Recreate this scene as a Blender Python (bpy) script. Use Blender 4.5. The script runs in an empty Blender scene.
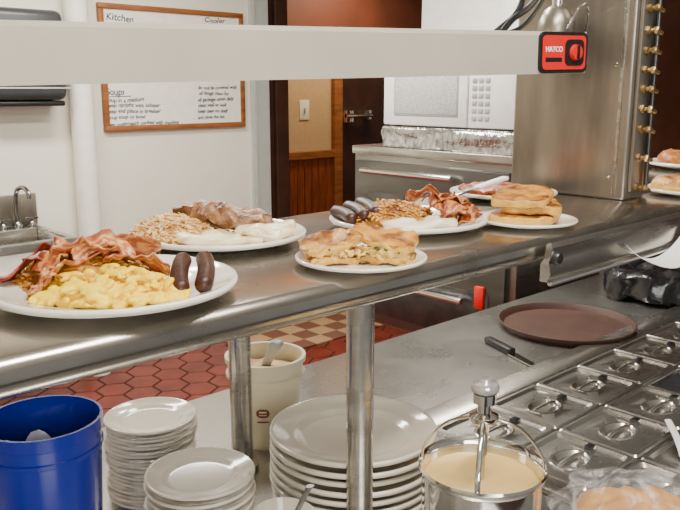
import bpy, bmesh, math, random
from mathutils import Vector, Matrix, noise
random.seed(7)
COL = bpy.context.scene.collection
FP = 780.0; TH = math.atan(165/780); PHI = math.radians(47)
CAM = Vector((0,0,1.6)); Z = Vector((0,0,1))
fh = Vector((math.cos(PHI), math.sin(PHI), 0)); rt = Vector((math.sin(PHI), -math.cos(PHI), 0))
fwd = fh*math.cos(TH) - Z*math.sin(TH); up = fh*math.sin(TH) + Z*math.cos(TH)
def ray(px, py): return fwd + rt*((px-340)/FP) + up*((255-py)/FP)
def onZ(px, py, z): d = ray(px, py); return CAM + d*((z-CAM.z)/d.z)
def onY(px, py, y): d = ray(px, py); return CAM + d*(y/d.y)
def onX(px, py, x): d = ray(px, py); return CAM + d*(x/d.x)
def pp(c, u, v, h): return c + rt*u + fh*v + Vector((0,0,h))
UR = PHI-math.pi/2
# ------------------------------------------------------------------ camera
cd = bpy.data.cameras.new('camera'); cam = bpy.data.objects.new('camera', cd); COL.objects.link(cam)
cd.sensor_width = 36; cd.lens = FP/680*36; cd.clip_start = 0.02
m3 = Matrix((rt, up, -fwd)).transposed(); cam.matrix_world = Matrix.Translation(CAM) @ m3.to_4x4()
bpy.context.scene.camera = cam
# ------------------------------------------------------------------ materials
def mat(name, c, rough=.5, metal=0, c2=None, scale=20, bump=0, stretch=None, trans=0, ior=1.45, sss=0, rr=None, detail=4, ramp=(.35,.65), emis=0, bscale=None, coat=0, side=None):
    m = bpy.data.materials.new(name); m.use_nodes = True; nt = m.node_tree; b = nt.nodes['Principled BSDF']
    b.inputs['Base Color'].default_value = (*c, 1); b.inputs['Roughness'].default_value = rough; b.inputs['Metallic'].default_value = metal
    b.inputs['IOR'].default_value = ior; b.inputs['Transmission Weight'].default_value = trans; b.inputs['Coat Weight'].default_value = coat
    if sss: b.inputs['Subsurface Weight'].default_value = sss; b.inputs['Subsurface Radius'].default_value = (.01,.006,.003)
    if emis: b.inputs['Emission Color'].default_value = (*c,1); b.inputs['Emission Strength'].default_value = emis
    tc = nt.nodes.new('ShaderNodeTexCoord'); mp = nt.nodes.new('ShaderNodeMapping'); nt.links.new(tc.outputs['Object'], mp.inputs['Vector'])
    if stretch: mp.inputs['Scale'].default_value = stretch
    n = nt.nodes.new('ShaderNodeTexNoise'); n.inputs['Scale'].default_value = scale; n.inputs['Detail'].default_value = detail
    nt.links.new(mp.outputs[0], n.inputs['Vector'])
    if c2 is None: c2 = tuple(x*.93 for x in c)
    r = nt.nodes.new('ShaderNodeValToRGB'); r.color_ramp.elements[0].color = (*c,1); r.color_ramp.elements[1].color = (*c2,1)
    r.color_ramp.elements[0].position = ramp[0]; r.color_ramp.elements[1].position = ramp[1]
    nt.links.new(n.outputs['Fac'], r.inputs['Fac']); nt.links.new(r.outputs['Color'], b.inputs['Base Color'])
    if side:
        g = nt.nodes.new('ShaderNodeNewGeometry'); sx = nt.nodes.new('ShaderNodeSeparateXYZ'); nt.links.new(g.outputs['Normal'], sx.inputs[0])
        q = nt.nodes.new('ShaderNodeMapRange'); q.inputs['From Min'].default_value = .35; q.inputs['From Max'].default_value = .8; nt.links.new(sx.outputs['Z'], q.inputs['Value'])
        mx = nt.nodes.new('ShaderNodeMix'); mx.data_type = 'RGBA'; mx.inputs[6].default_value = (*side,1); nt.links.new(q.outputs[0], mx.inputs[0]); nt.links.new(r.outputs['Color'], mx.inputs[7]); nt.links.new(mx.outputs[2], b.inputs['Base Color'])
    if rr:
        q = nt.nodes.new('ShaderNodeMapRange'); q.inputs['From Min'].default_value = .3; q.inputs['From Max'].default_value = .7; q.inputs['To Min'].default_value = rr[0]; q.inputs['To Max'].default_value = rr[1]
        nt.links.new(n.outputs['Fac'], q.inputs['Value']); nt.links.new(q.outputs[0], b.inputs['Roughness'])
    if bump:
        n2 = n
        if bscale: n2 = nt.nodes.new('ShaderNodeTexNoise'); n2.inputs['Scale'].default_value = bscale; nt.links.new(mp.outputs[0], n2.inputs['Vector'])
        bp = nt.nodes.new('ShaderNodeBump'); bp.inputs['Strength'].default_value = bump; bp.inputs['Distance'].default_value = .004
        nt.links.new(n2.outputs['Fac'], bp.inputs['Height']); nt.links.new(bp.outputs[0], b.inputs['Normal'])
    return m
steel_top = mat('steel_shelf', (.51,.48,.435), .2, .96, (.30,.28,.25), 6, rr=(.13,.32), detail=6)
steel = mat('steel', (.66,.63,.58), .24, .95, (.42,.40,.365), 5, rr=(.16,.32), stretch=(1,1,8))
steel_ctr = mat('steel_counter', (.52,.505,.475), .3, .9, (.36,.35,.325), 5, rr=(.2,.38), detail=6)
steel_brush = mat('steel_brushed', (.46,.415,.35), .32, .9, (.22,.195,.165), 4, rr=(.25,.45), stretch=(2.5,2.5,.45), detail=6)
oven_door = mat('oven_door_steel', (.18,.17,.16), .3, .9, (.12,.115,.105), 4, stretch=(1,.5,3))
oven_steel = mat('oven_steel', (.46,.44,.41), .28, .92, (.32,.30,.28), 4, stretch=(1,.5,3), rr=(.2,.36))
steel_dark = mat('steel_dark', (.14,.14,.14), .35, .9, (.08,.08,.08), 10)
chrome = mat('chrome', (.84,.83,.80), .1, 1)
wallm = mat('wall_paint', (.81,.775,.675), .6, 0, (.75,.715,.615), 2)
pipem = mat('pipe_paint', (.90,.87,.79), .4)
white_en = mat('white_enamel', (.95,.94,.90), .3, 0, coat=.3)
greyp = mat('grey_plastic', (.42,.43,.43), .4)
beamm = mat('beam_paint', (.60,.56,.47), .35, .2, (.54,.50,.42), 4)
blackp = mat('black_plastic', (.012,.012,.013), .35)
darkgrey = mat('dark_grey_plastic', (.04,.042,.045), .3)
redp = mat('red_plastic', (.78,.012,.008), .35, coat=.3)
brass = mat('brass', (.52,.37,.17), .38, .95, (.3,.2,.09), 60)
wood = mat('board_frame_wood', (.32,.11,.028), .5, 0, (.20,.065,.016), 6, stretch=(1,1,6))
board = mat('whiteboard', (.88,.85,.77), .25)
ink = mat('ink', (.008,.03,.05), .6)
white_ink = mat('white_print', (.95,.95,.95), .5)
wains = mat('wainscot', (.28,.065,.014), .45, 0, (.15,.034,.01), 5, stretch=(12,1,1))
hallm = mat('hall_paint', (.52,.34,.17), .7)
brownm = mat('brown_paint', (.13,.036,.017), .6, 0, (.095,.026,.012), 3)
darkwood = mat('dark_wood', (.05,.016,.009), .5, 0, (.03,.01,.006), 6)
framem = mat('door_frame_paint', (.50,.52,.49), .4, .1)
tile = mat('quarry_tile', (.20,.028,.016), .33, 0, (.12,.015,.009), 6, bump=.15)
grout = mat('grout', (.035,.016,.012), .9)
ceilm = mat('ceiling', (.75,.73,.68), .8)
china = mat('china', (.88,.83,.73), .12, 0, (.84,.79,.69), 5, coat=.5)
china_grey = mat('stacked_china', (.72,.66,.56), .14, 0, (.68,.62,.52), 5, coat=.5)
egg = mat('scrambled_egg', (.94,.60,.0), .42, 0, (.98,.72,.03), 45, bump=.3, bscale=110)
eggwhite = mat('egg_white', (.86,.75,.50), .3, 0, (.56,.29,.07), 30, bump=.5, ramp=(.50,.72))
eggplain = mat('egg_white_plain', (.90,.84,.70), .3, 0, (.80,.60,.28), 25, bump=.3, ramp=(.5,.8))
hashm = mat('hash_brown', (.66,.33,.055), .45, 0, (.26,.075,.01), 40, ramp=(.42,.64))
hashp = mat('hash_brown_pale', (.76,.52,.20), .45, 0, (.42,.17,.03), 38, ramp=(.45,.68))
saus = mat('sausage', (.060,.015,.008), .42, 0, (.025,.008,.005), 40, bump=.5, coat=.05)
steakm = mat('meat', (.34,.17,.075), .4, 0, (.11,.038,.012), 34, bump=1.0, bscale=120, coat=.1, ramp=(.40,.60))
toastb = mat('browned_toast', (.66,.30,.04), .42, 0, (.15,.036,.006), 30, bump=.8, bscale=85, ramp=(.41,.61), side=(.74,.42,.085))
pancake = mat('pancake', (.48,.19,.034), .45, 0, (.24,.07,.012), 30, bump=.4, bscale=120)
green = mat('herb', (.05,.09,.012), .5)
filling = mat('filling', (.80,.55,.14), .4, 0, (.26,.09,.02), 50, bump=.6, ramp=(.48,.64))
sauce = mat('sauce', (.50,.085,.008), .35, 0, (.22,.035,.008), 40, bump=.6, bscale=120, ramp=(.42,.62))
traym = mat('tray', (.075,.031,.020), .6, 0, (.052,.022,.014), 12, bump=.3, bscale=400)
bluep = mat('blue_plastic', (.004,.022,.38), .22, 0, (.003,.015,.30), 3, coat=.3)
bucketm = mat('cream_bucket', (.78,.71,.51), .3, 0, (.58,.49,.28), 9, sss=.25, ramp=(.48,.72))
maroon = mat('maroon_print', (.26,.04,.035), .5)
soup = mat('batter', (.78,.56,.22), .22, 0, (.72,.48,.17), 14)
slip = mat('paper', (.95,.95,.92), .7)
cream = mat('cream_plastic', (.85,.76,.54), .4)
whitep = mat('white_plastic', (.93,.93,.93), .3)
capm = mat('cap_plastic', (.70,.70,.68), .12, .7)
foil = mat('foil', (.8,.8,.78), .18, .9, (.4,.4,.4), 30, bump=1.0, bscale=45)
bread = mat('bread', (.66,.32,.07), .6, 0, (.38,.12,.02), 15, bump=.3)
heat = mat('heat_rod', (1,.35,.1), .5, emis=3)
def clear(name, op, tint=(1,1,1), sc=35, bmp=.8):
    m = bpy.data.materials.new(name); m.use_nodes = True; nt = m.node_tree; nt.nodes.clear()
    o = nt.nodes.new('ShaderNodeOutputMaterial'); mx = nt.nodes.new('ShaderNodeMixShader'); t = nt.nodes.new('ShaderNodeBsdfTransparent'); g = nt.nodes.new('ShaderNodeBsdfPrincipled')
    g.inputs['Base Color'].default_value = (.95,.95,.95,1); g.inputs['Roughness'].default_value = .08; t.inputs['Color'].default_value = (*tint,1)
    tc = nt.nodes.new('ShaderNodeTexCoord'); n = nt.nodes.new('ShaderNodeTexNoise'); n.inputs['Scale'].default_value = sc; n.inputs['Distortion'].default_value = 2.5
    q = nt.nodes.new('ShaderNodeMapRange'); q.inputs['From Min'].default_value = .45; q.inputs['From Max'].default_value = .75; q.inputs['To Min'].default_value = op*.4; q.inputs['To Max'].default_value = min(1, op*3)
    bp = nt.nodes.new('ShaderNodeBump'); bp.inputs['Strength'].default_value = bmp; bp.inputs['Distance'].default_value = .02
    nt.links.new(tc.outputs['Object'], n.inputs['Vector']); nt.links.new(n.outputs['Fac'], q.inputs['Value']); nt.links.new(n.outputs['Fac'], bp.inputs['Height'])
    nt.links.new(bp.outputs[0], g.inputs['Normal']); nt.links.new(q.outputs[0], mx.inputs[0]); nt.links.new(t.outputs[0], mx.inputs[1]); nt.links.new(g.outputs[0], mx.inputs[2]); nt.links.new(mx.outputs[0], o.inputs[0])
    return m
plasticwrap = clear('plastic_film', .16, sc=14, bmp=.9)
def checker(name, c1, c2, sc):
    m = bpy.data.materials.new(name); m.use_nodes = True; nt = m.node_tree; b = nt.nodes['Principled BSDF']; b.inputs['Roughness'].default_value = .6
    tc = nt.nodes.new('ShaderNodeTexCoord'); k = nt.nodes.new('ShaderNodeTexChecker'); k.inputs['Scale'].default_value = sc; k.inputs['Color1'].default_value = (*c1,1); k.inputs['Color2'].default_value = (*c2,1)
    nt.links.new(tc.outputs['Object'], k.inputs['Vector']); nt.links.new(k.outputs['Color'], b.inputs['Base Color']); return m
rugm = checker('mat_pattern', (.36,.22,.11), (.13,.045,.022), 7)
def bacon_mat(name, red, fat):
    m = bpy.data.materials.new(name); m.use_nodes = True; nt = m.node_tree; b = nt.nodes['Principled BSDF']; b.inputs['Roughness'].default_value = .3
    tc = nt.nodes.new('ShaderNodeTexCoord'); sp = nt.nodes.new('ShaderNodeSeparateXYZ'); nt.links.new(tc.outputs['UV'], sp.inputs[0])
    n = nt.nodes.new('ShaderNodeTexNoise'); n.inputs['Scale'].default_value = 2.0; n.inputs['Detail'].default_value = 6; nt.links.new(tc.outputs['UV'], n.inputs['Vector'])
    a = nt.nodes.new('ShaderNodeMath'); a.operation = 'MULTIPLY_ADD'; a.inputs[1].default_value = 1.5; nt.links.new(n.outputs['Fac'], a.inputs[0]); nt.links.new(sp.outputs['Y'], a.inputs[2])
    s = nt.nodes.new('ShaderNodeMath'); s.operation = 'SUBTRACT'; s.inputs[1].default_value = .75; nt.links.new(a.outputs[0], s.inputs[0])
    r = nt.nodes.new('ShaderNodeValToRGB'); e = r.color_ramp.elements
    e[0].position = 0; e[0].color = (*[x*.6 for x in red],1); e[1].position = 1; e[1].color = (*[x*.75 for x in red],1)
    for p_, c_ in ((.20,red),(.32,fat),(.44,fat),(.53,red),(.70,red),(.78,fat),(.87,fat)): q = e.new(p_); q.color = (*c_,1)
    nt.links.new(s.outputs[0], r.inputs['Fac']); nt.links.new(r.outputs['Color'], b.inputs['Base Color'])
    bp = nt.nodes.new('ShaderNodeBump'); bp.inputs['Strength'].default_value = .5; bp.inputs['Distance'].default_value = .004; nt.links.new(n.outputs['Fac'], bp.inputs['Height']); nt.links.new(bp.outputs[0], b.inputs['Normal'])
    return m
bac1 = bacon_mat('bacon', (.50,.14,.05), (.76,.40,.15)); bac2 = bacon_mat('bacon_dark', (.24,.014,.008), (.36,.06,.018)); bac3 = bacon_mat('bacon_brown', (.33,.065,.018), (.60,.25,.07))
# ------------------------------------------------------------------ mesh helpers
def NB(): return bmesh.new()
def box(bm, x0,x1,y0,y1,z0,z1, bev=0, seg=2, M=None):
    T = Matrix.Translation(((x0+x1)/2,(y0+y1)/2,(z0+z1)/2)) @ Matrix.Diagonal((x1-x0,y1-y0,z1-z0,1))
    r = bmesh.ops.create_cube(bm, size=1, matrix=T); vs = r['verts']
    if bev:
        es = list({e for v in vs for e in v.link_edges})
        rr = bmesh.ops.bevel(bm, geom=es, offset=bev, segments=seg, affect='EDGES', profile=.5, clamp_overlap=True)
        vs = list(set(rr['verts']) | {v for v in vs if v.is_valid})
    if M is not None: bmesh.ops.transform(bm, matrix=M, verts=[v for v in vs if v.is_valid])
def lathe(bm, prof, seg=48, M=None, a0=0):
    rings = []
    for i,(r,z) in enumerate(prof):
        if r < 1e-6: ring = [bm.verts.new((0,0,z))]
        else: ring = [bm.verts.new((r*math.cos(a0+2*math.pi*k/seg), r*math.sin(a0+2*math.pi*k/seg), z)) for k in range(seg)]
        rings.append(ring)
    for A,B in zip(rings, rings[1:]):
        for k in range(seg):
            a,b = A[k%len(A)], A[(k+1)%len(A)]; c,d = B[(k+1)%len(B)], B[k%len(B)]
            f = [v for i,v in enumerate((a,b,c,d)) if v not in (a,b,c,d)[:i]]
            if len(f) >= 3: bm.faces.new(f)
    if M is not None: bmesh.ops.transform(bm, matrix=M, verts=[v for R in rings for v in R])
def spline(P, n=8):
    P = [Vector(p) for p in P]; Q = [P[0]*2-P[1]] + P + [P[-1]*2-P[-2]]; out = []
    for i in range(1, len(Q)-2):
        for k in range(n):
            t = k/n; a,b,c,d = Q[i-1],Q[i],Q[i+1],Q[i+2]
            out.append(.5*((2*b)+(c-a)*t+(2*a-5*b+4*c-d)*t*t+(3*b-a-3*c+d)*t**3))
    return out + [P[-1]]
def tube(bm, pts, r, seg=10, flat=1.0):
    pts = [Vector(p) for p in pts]; n = len(pts); rs = list(r) if isinstance(r,(list,tuple)) else [r]*n
    rs = rs[:n] + [rs[-1]]*(n-len(rs))
    t0 = (pts[1]-pts[0]).normalized(); nrm = t0.cross(Z)
    if nrm.length < .01: nrm = t0.cross(Vector((1,0,0)))
    nrm.normalize(); rings = []
    for i,p in enumerate(pts):
        t = (pts[min(i+1,n-1)]-pts[max(i-1,0)]).normalized(); nrm = (nrm - t*nrm.dot(t)).normalized(); bn = t.cross(nrm)
        rings.append([bm.verts.new(p + nrm*(rs[i]*math.cos(2*math.pi*k/seg)) + bn*(rs[i]*flat*math.sin(2*math.pi*k/seg))) for k in range(seg)])
    for A,B in zip(rings, rings[1:]):
        for k in range(seg): bm.faces.new((A[k],A[(k+1)%seg],B[(k+1)%seg],B[k]))
    bm.faces.new(rings[0][::-1]); bm.faces.new(rings[-1])
def prism(bm, prof, x0, x1):
    A = [bm.verts.new((x0,y,z)) for y,z in prof]; B = [bm.verts.new((x1,y,z)) for y,z in prof]; n = len(prof)
    for k in range(n): bm.faces.new((A[k],A[(k+1)%n],B[(k+1)%n],B[k]))
    bm.faces.new(A[::-1]); bm.faces.new(B)
FLAT = ((0,0),(.6,0),(.94,0.02),(1,.2),(1,.8),(.97,.97),(.9,1),(.65,1),(.45,1),(.22,1),(0,1))
SOFT = ((0,0),(.6,0),(.92,0.05),(.99,.3),(1,.6),(.96,.85),(.88,.97),(.65,1.02),(.45,.98),(.22,1.03),(0,1))
DOME = ((0,0),(.7,0),(1,.05),(1,.2),(.9,.5),(.72,.78),(.5,.93),(.25,1),(0,1.02))
LOAF = ((0,0),(.7,0),(.95,.12),(1,.4),(.97,.65),(.85,.88),(.65,.98),(.4,1),(.2,1.02),(0,1.02))
def puck(bm, c, rx, ry, h, e=2.0, amp=.002, seed=0, rot=0, tilt=(0,0), prof=FLAT, seg=48, ns=45, fold=0, half=False):
    M = Matrix.Translation(c) @ Matrix.Rotation(tilt[0],4,rt) @ Matrix.Rotation(tilt[1],4,fh) @ Matrix.Rotation(rot,4,'Z')
    rings = []; so = Vector((seed*3.1, seed*1.7, seed*.9))
    for rf,zf in prof:
        ring = []
        for k in range(1 if rf == 0 else seg):
            a = 2*math.pi*k/seg; ca,sa = math.cos(a), math.sin(a); kk = (abs(ca)**e+abs(sa)**e)**(-1/e)
            p = Vector((rx*rf*kk*ca, ry*rf*kk*sa, h*zf)); q = p*ns+so
            if half: p.y = max(p.y, -ry*.12*rf)
            if fold: p.z += fold*(p.x/rx)**2 + fold*1.2*noise.noise(Vector((p.x*25,p.y*25,seed)))
            p += Vector((noise.noise(q), noise.noise(q+Vector((9,0,0))), noise.noise(q+Vector((0,9,0)))*(0 if zf < .04 and not fold else 1)))*amp*2
            ring.append(bm.verts.new(M @ p))
        rings.append(ring)
    for A,B in zip(rings, rings[1:]):
        for k in range(seg):
            q = (A[k%len(A)], A[(k+1)%len(A)], B[(k+1)%len(B)], B[k%len(B)])
            f = [v for i,v in enumerate(q) if v not in q[:i]]
            if len(f) >= 3: bm.faces.new(f)
def shreds(bm, c, rx, ry, h, n, L=.03, w=.0016, seed=1, flat=.5):
    R = random.Random(seed)
    for i in range(n):
        r = math.sqrt(R.random()); a = R.random()*6.283; u,v = rx*r*math.cos(a), ry*r*math.sin(a)
        p = pp(c, u, v, h*(1-r*r)**.6 + R.uniform(-.002,.003)); yaw = R.random()*6.283; pit = R.gauss(0,.3); l = L*R.uniform(.4,1.1)
        d = Vector((math.cos(yaw)*math.cos(pit), math.sin(yaw)*math.cos(pit), math.sin(pit))); b = Vector((R.gauss(0,.15),R.gauss(0,.15),.12))*l
        tube(bm, [p-d*l/2-b*.4, p+b*.1, p+d*l/2-b*.4], w*R.uniform(.7,1.8), 6, flat)
def obj(name, bm, m, parent=None, origin=None, smooth=True, ang=38):
    if origin is not None: bmesh.ops.translate(bm, vec=-Vector(origin), verts=bm.verts[:])
    bmesh.ops.recalc_face_normals(bm, faces=bm.faces[:])
    me = bpy.data.meshes.new(name); bm.to_mesh(me); bm.free()
    for mm in (m if isinstance(m,(list,tuple)) else [m]): me.materials.append(mm)
    if smooth:
        for p in me.polygons: p.use_smooth = True
        me.set_sharp_from_angle(angle=math.radians(ang))
    o = bpy.data.objects.new(name, me); COL.objects.link(o)
    if origin is not None: o.location = origin
    if parent: o.parent = parent
    return o
def tag(o, label, cat, group=None, kind=None):
    o['label'] = label; o['category'] = cat
    if group: o['group'] = group
    if kind: o['kind'] = kind
    return o
def thing(name, label, cat, loc=(0,0,0), rz=0, group=None):
    o = bpy.data.objects.new(name, None); COL.objects.link(o); o.location = loc; o.rotation_euler = (0,0,rz); o.empty_display_size = .05
    return tag(o, label, cat, group)
def struct(name, bm, m, parent=None, smooth=False):
    o = obj(name, bm, m, parent, smooth=smooth)
    if not parent: o['kind'] = 'structure'
    return o
def dup(root, loc, label=None, rz=None):
    r = root.copy(); COL.objects.link(r); r.location = loc
    if label: r['label'] = label
    if rz is not None: r.rotation_euler = (0,0,rz)
    for ch in list(root.children):
        c = ch.copy(); COL.objects.link(c); c.parent = r
        for g in ch.children: d = g.copy(); COL.objects.link(d); d.parent = c
    return r
def text(name, body, size, loc, m, parent, rot=(math.pi/2,0,0), ext=.0004, shear=0, wob=0, off=0):
    cu = bpy.data.curves.new(name, 'FONT'); cu.body = body; cu.size = size; cu.extrude = ext; cu.shear = shear; cu.offset = off
    t = bpy.data.objects.new('tmp', cu); COL.objects.link(t); bpy.context.view_layer.update()
    me = bpy.data.meshes.new_from_object(t.evaluated_get(bpy.context.evaluated_depsgraph_get()))
    bpy.data.objects.remove(t); me.materials.clear(); me.materials.append(m); me.name = name
    if wob:
        for v in me.vertices: q = Vector((v.co.x*20,v.co.y*20,len(body))); dx_ = noise.noise(q)*size*wob; v.co.y += noise.noise(q+Vector((7,3,0)))*size*wob + .08*size*math.sin(v.co.x*17+len(body)); v.co.x += dx_
    o = bpy.data.objects.new(name, me); COL.objects.link(o); o.location = loc; o.rotation_euler = rot; o.parent = parent
    return o
# ------------------------------------------------------------------ setting
WY = 4.15; HY = 5.3
bm = NB(); box(bm,-1.6,8.1,-2,5.45,-.1,-.004)
s = .175; hr = s/math.sqrt(3)
for j in range(-1, 32):
    for i in range(-9, 46):
        cx = i*s + (j%2)*s/2; cy = 1.2 + j*hr*1.5
        if cx > 6.0 or cy > HY-.1 or cx < -1.4: continue
        rg = [[(cx+(hr-q)*math.sin(math.pi/3*k), cy+(hr-q)*math.cos(math.pi/3*k), zz) for k in range(6)] for q,zz in ((.007,-.004),(.009,0.0))]
        A = [bm.verts.new(p) for p in rg[0]]; B = [bm.verts.new(p) for p in rg[1]]
        for k in range(6): f = bm.faces.new((A[k],A[(k+1)%6],B[(k+1)%6],B[k])); f.material_index = 1
        f = bm.faces.new(B[::-1]); f.material_index = 1
struct('floor', bm, [grout, tile])
bm = NB(); box(bm,-1.6,8.1,-2,5.45,2.7,2.8); struct('ceiling', bm, ceilm)
xw = onY(250,100,WY).x; xd0 = onY(268,100,WY).x; xd1 = onY(291,100,WY).x
bm = NB(); box(bm,-1.6,xw,WY,WY+.12,0,2.7); box(bm,xw,6.1,WY,WY+.12,2.32,2.7); box(bm,5.95,6.1,WY,WY+.12,0,2.32); struct('wall_back', bm, wallm)
bm = NB(); box(bm,-1.7,-1.6,-2,5.45,0,2.7); struct('wall_left', bm, wallm)
bm = NB(); box(bm,6.1,6.2,-2,WY+.12,0,2.7); struct('wall_right', bm, brownm)
bm = NB(); box(bm,2.6,8.1,HY,HY+.1,0,2.7); struct('wall_hall', bm, hallm)
bm = NB(); box(bm,8.1,8.2,WY,HY+.1,0,2.7); struct('wall_hall_end', bm, brownm)
bm = NB(); box(bm,xw,xd0,WY-.02,WY+.16,0,2.32,.006); box(bm,xw+.02,xw+.035,WY-.03,WY,0,2.32); struct('trim_1', bm, framem)
bm = NB(); box(bm,xd0+.01,xd0+.07,WY+.03,WY+.9,.01,2.3,.004)
dr = struct('door_1', bm, darkwood)
bm = NB(); box(bm,xd0+.071,xd1-.02,WY+.0,WY+.07,.01,2.3,.004); struct('trim_2', bm, darkwood)
xs = onY(336,110,HY).x; xe = onY(392,110,HY).x
bm = NB(); box(bm,2.6,xs-.06,HY-.02,HY,0,1.0)
x = 2.62
while x < xs-.1: box(bm,x,x+.075,HY-.03,HY-.018,.12,1.0,.004); x += .085
struct('trim_3', bm, wains)
bm = NB(); box(bm,2.6,xs-.06,HY-.055,HY,1.0,1.07,.006); struct('trim_4', bm, wood)
bm = NB(); box(bm,2.6,8.1,HY-.04,HY,2.1,2.7); struct('trim_5', bm, brownm)
bm = NB(); box(bm,xs-.06,xs+.04,HY-.05,HY,0,2.1,.005); box(bm,xe-.04,xe+.06,HY-.05,HY,0,2.1,.005); box(bm,xs,xe,HY-.05,HY,2.0,2.1,.005); struct('trim_6', bm, wood)
bm = NB(); box(bm,xs+.04,xe-.04,HY-.03,HY-.002,.01,2.0,.003); d2 = struct('door_2', bm, darkwood)
bm = NB(); a = onY(347,116,HY-.1); b = onY(372,120,HY-.1)
tube(bm,[(a.x,HY-.09,a.z),(b.x,HY-.09,a.z)],.022,10); box(bm,a.x,a.x+.09,HY-.1,HY-.03,a.z-.06,a.z+.05,.008); box(bm,b.x-.06,b.x,HY-.1,HY-.03,a.z-.04,a.z+.05,.008)
obj('push_bar', bm, chrome, d2)
bm = NB(); box(bm,2.75,4.6,WY-.56,WY+.6,.0,.012,.003); tag(obj('floor_mat', bm, rugm),'brown and beige patterned mat in the doorway on the red tiles','mat')
# light switch
p = onY(304,110,HY); t = thing('light_switch','cream double light switch plate on the tan hallway wall','light switch',(p.x,HY,p.z))
bm = NB(); box(bm,-.055,.055,-.008,0,-.085,.085,.003); obj('switch_plate', bm, cream, t)
bm = NB(); box(bm,-.008,.008,-.02,-.006,-.02,.02,.002); obj('toggle', bm, greyp, t)
# white pipe
p = onY(87,150,WY-.1); bm = NB(); lathe(bm,[(0,0),(.062,0),(.062,2.7),(0,2.7)],32); o = obj('wall_pipe', bm, pipem, origin=None); o.location = (p.x,WY-.075,0)
tag(o,'thick white painted vertical pipe between hand sink and whiteboard','pipe')
# whiteboard
a = onY(97,2,WY-.02); b = onY(245,127,WY-.02); c = onY(97,132,WY-.02); X0,X1,Z0,Z1 = a.x,b.x,c.z,a.z
t = thing('whiteboard','wood framed whiteboard with handwritten kitchen notes on the white wall','whiteboard',(X0,WY,Z0)); W,H = X1-X0, Z1-Z0
bm = NB(); box(bm,.02,W-.02,-.02,0,.02,H-.02); obj('panel', bm, board, t)
bm = NB()
for q in ((0,W,0,.03),(0,W,H-.03,H),(0,.03,.03,H-.03),(W-.03,W,.03,H-.03)): box(bm,q[0],q[1],-.032,0,q[2],q[3],.004)
obj('frame', bm, wood, t)
def bt(txt, px, py, size, sh=.15, wob=.16):
    q = onY(px,py,WY-.021); text('writing', txt, size, (q.x-X0,-.0205,q.z-Z0), ink, t, shear=sh, wob=wob, off=.0007)
def ul(px,py,w):
    q = onY(px,py,WY-.021); bm = NB(); tube(bm,[(q.x-X0,-.021,q.z-Z0),(q.x-X0+w,-.021,q.z-Z0+.004)],.0022,5); obj('underline', bm, ink, t)
bt('Kitchen',106,20.5,.054); ul(105,22.5,.18); bt('Cooler',205,22.5,.048); ul(205,25,.14); bt('Soups',106,95,.048); ul(105,97,.16)
for txt,px,py,sz in (('soup in a medium',106,102,.033),('keep upright with lobster',106,107.5,.033),('keep and place in breaker',106,113.5,.033),('1 cup soup or bowl',106,119.5,.031),('keep underneath cooked with mashing',106,126,.030),
    ('do not be covered with',198,89,.030),('all things clean for',199,95,.030),('all garbage taken daily',198,101,.030),('clean wall as well',198,107,.030),('keep clean on shelf',198,113,.028),('and close the lids',198,119,.028)): bt(txt,px,py,sz)
# towel dispenser
a = onY(64,20,4.0); t = thing('towel_dispenser','dark grey plastic paper towel dispenser above the hand sink','dispenser',(a.x-.42,WY,0))
z1 = onY(52,10,3.98).z; z0 = onY(62,106,3.98).z
bm = NB(); box(bm,0,.40,-.2,0,z0+.03,z1,.04,4); obj('cover', bm, darkgrey, t)
bm = NB(); box(bm,.01,.39,-.17,0,z0,z0+.028,.01,3); obj('base', bm, blackp, t)
bm = NB(); box(bm,-.003,.405,-.205,-.01,z0+.085,z0+.095,.004); obj('band', bm, greyp, t)
# hand sink
a = onY(77,236,3.66); zt = a.z; t = thing('hand_sink','small stainless hand sink on the white wall at the left','sink',(a.x-.6,WY,zt))
bm = NB(); box(bm,0,.60,-.51,-.47,-.16,0,.008); box(bm,0,.04,-.47,0,-.16,0,.008); box(bm,.56,.60,-.47,0,-.16,0,.008); box(bm,.04,.56,-.1,0,-.16,0,.006); box(bm,.03,.57,-.48,-.05,-.175,-.15,.006)
obj('basin', bm, steel, t)
bm = NB(); box(bm,0,.60,-.02,0,0,.17,.006); obj('backsplash', bm, steel_brush, t)
bm = NB(); lathe(bm,[(0,-.149),(.03,-.149),(.032,-.146),(.0,-.144)],20,Matrix.Translation((.27,-.22,0))); obj('drain', bm, steel_dark, t)
f = onY(17,214,4.09); fx = f.x-(a.x-.6)
chd = mat('faucet_chrome', (.3,.3,.3), .15, 1)
bm = NB(); tube(bm,spline([(fx,-.06,0),(fx,-.06,.14),(fx+.005,-.075,.2),(fx+.02,-.12,.215),(fx+.03,-.16,.19),(fx+.03,-.165,.16)],6),.012,12); lathe(bm,[(0,0),(.028,0),(.026,.02),(.014,.035),(0,.035)],20,Matrix.Translation((fx,-.06,0))); obj('faucet', bm, chd, t)
for sx in (-.075,.075):
    bm = NB(); lathe(bm,[(0,0),(.022,0),(.02,.02),(.012,.03),(.012,.045),(0,.045)],16,Matrix.Translation((fx+sx,-.06,0))); box(bm,fx+sx-.035,fx+sx+.035,-.068,-.052,.04,.052,.004); obj('tap', bm, chd, t)
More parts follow.
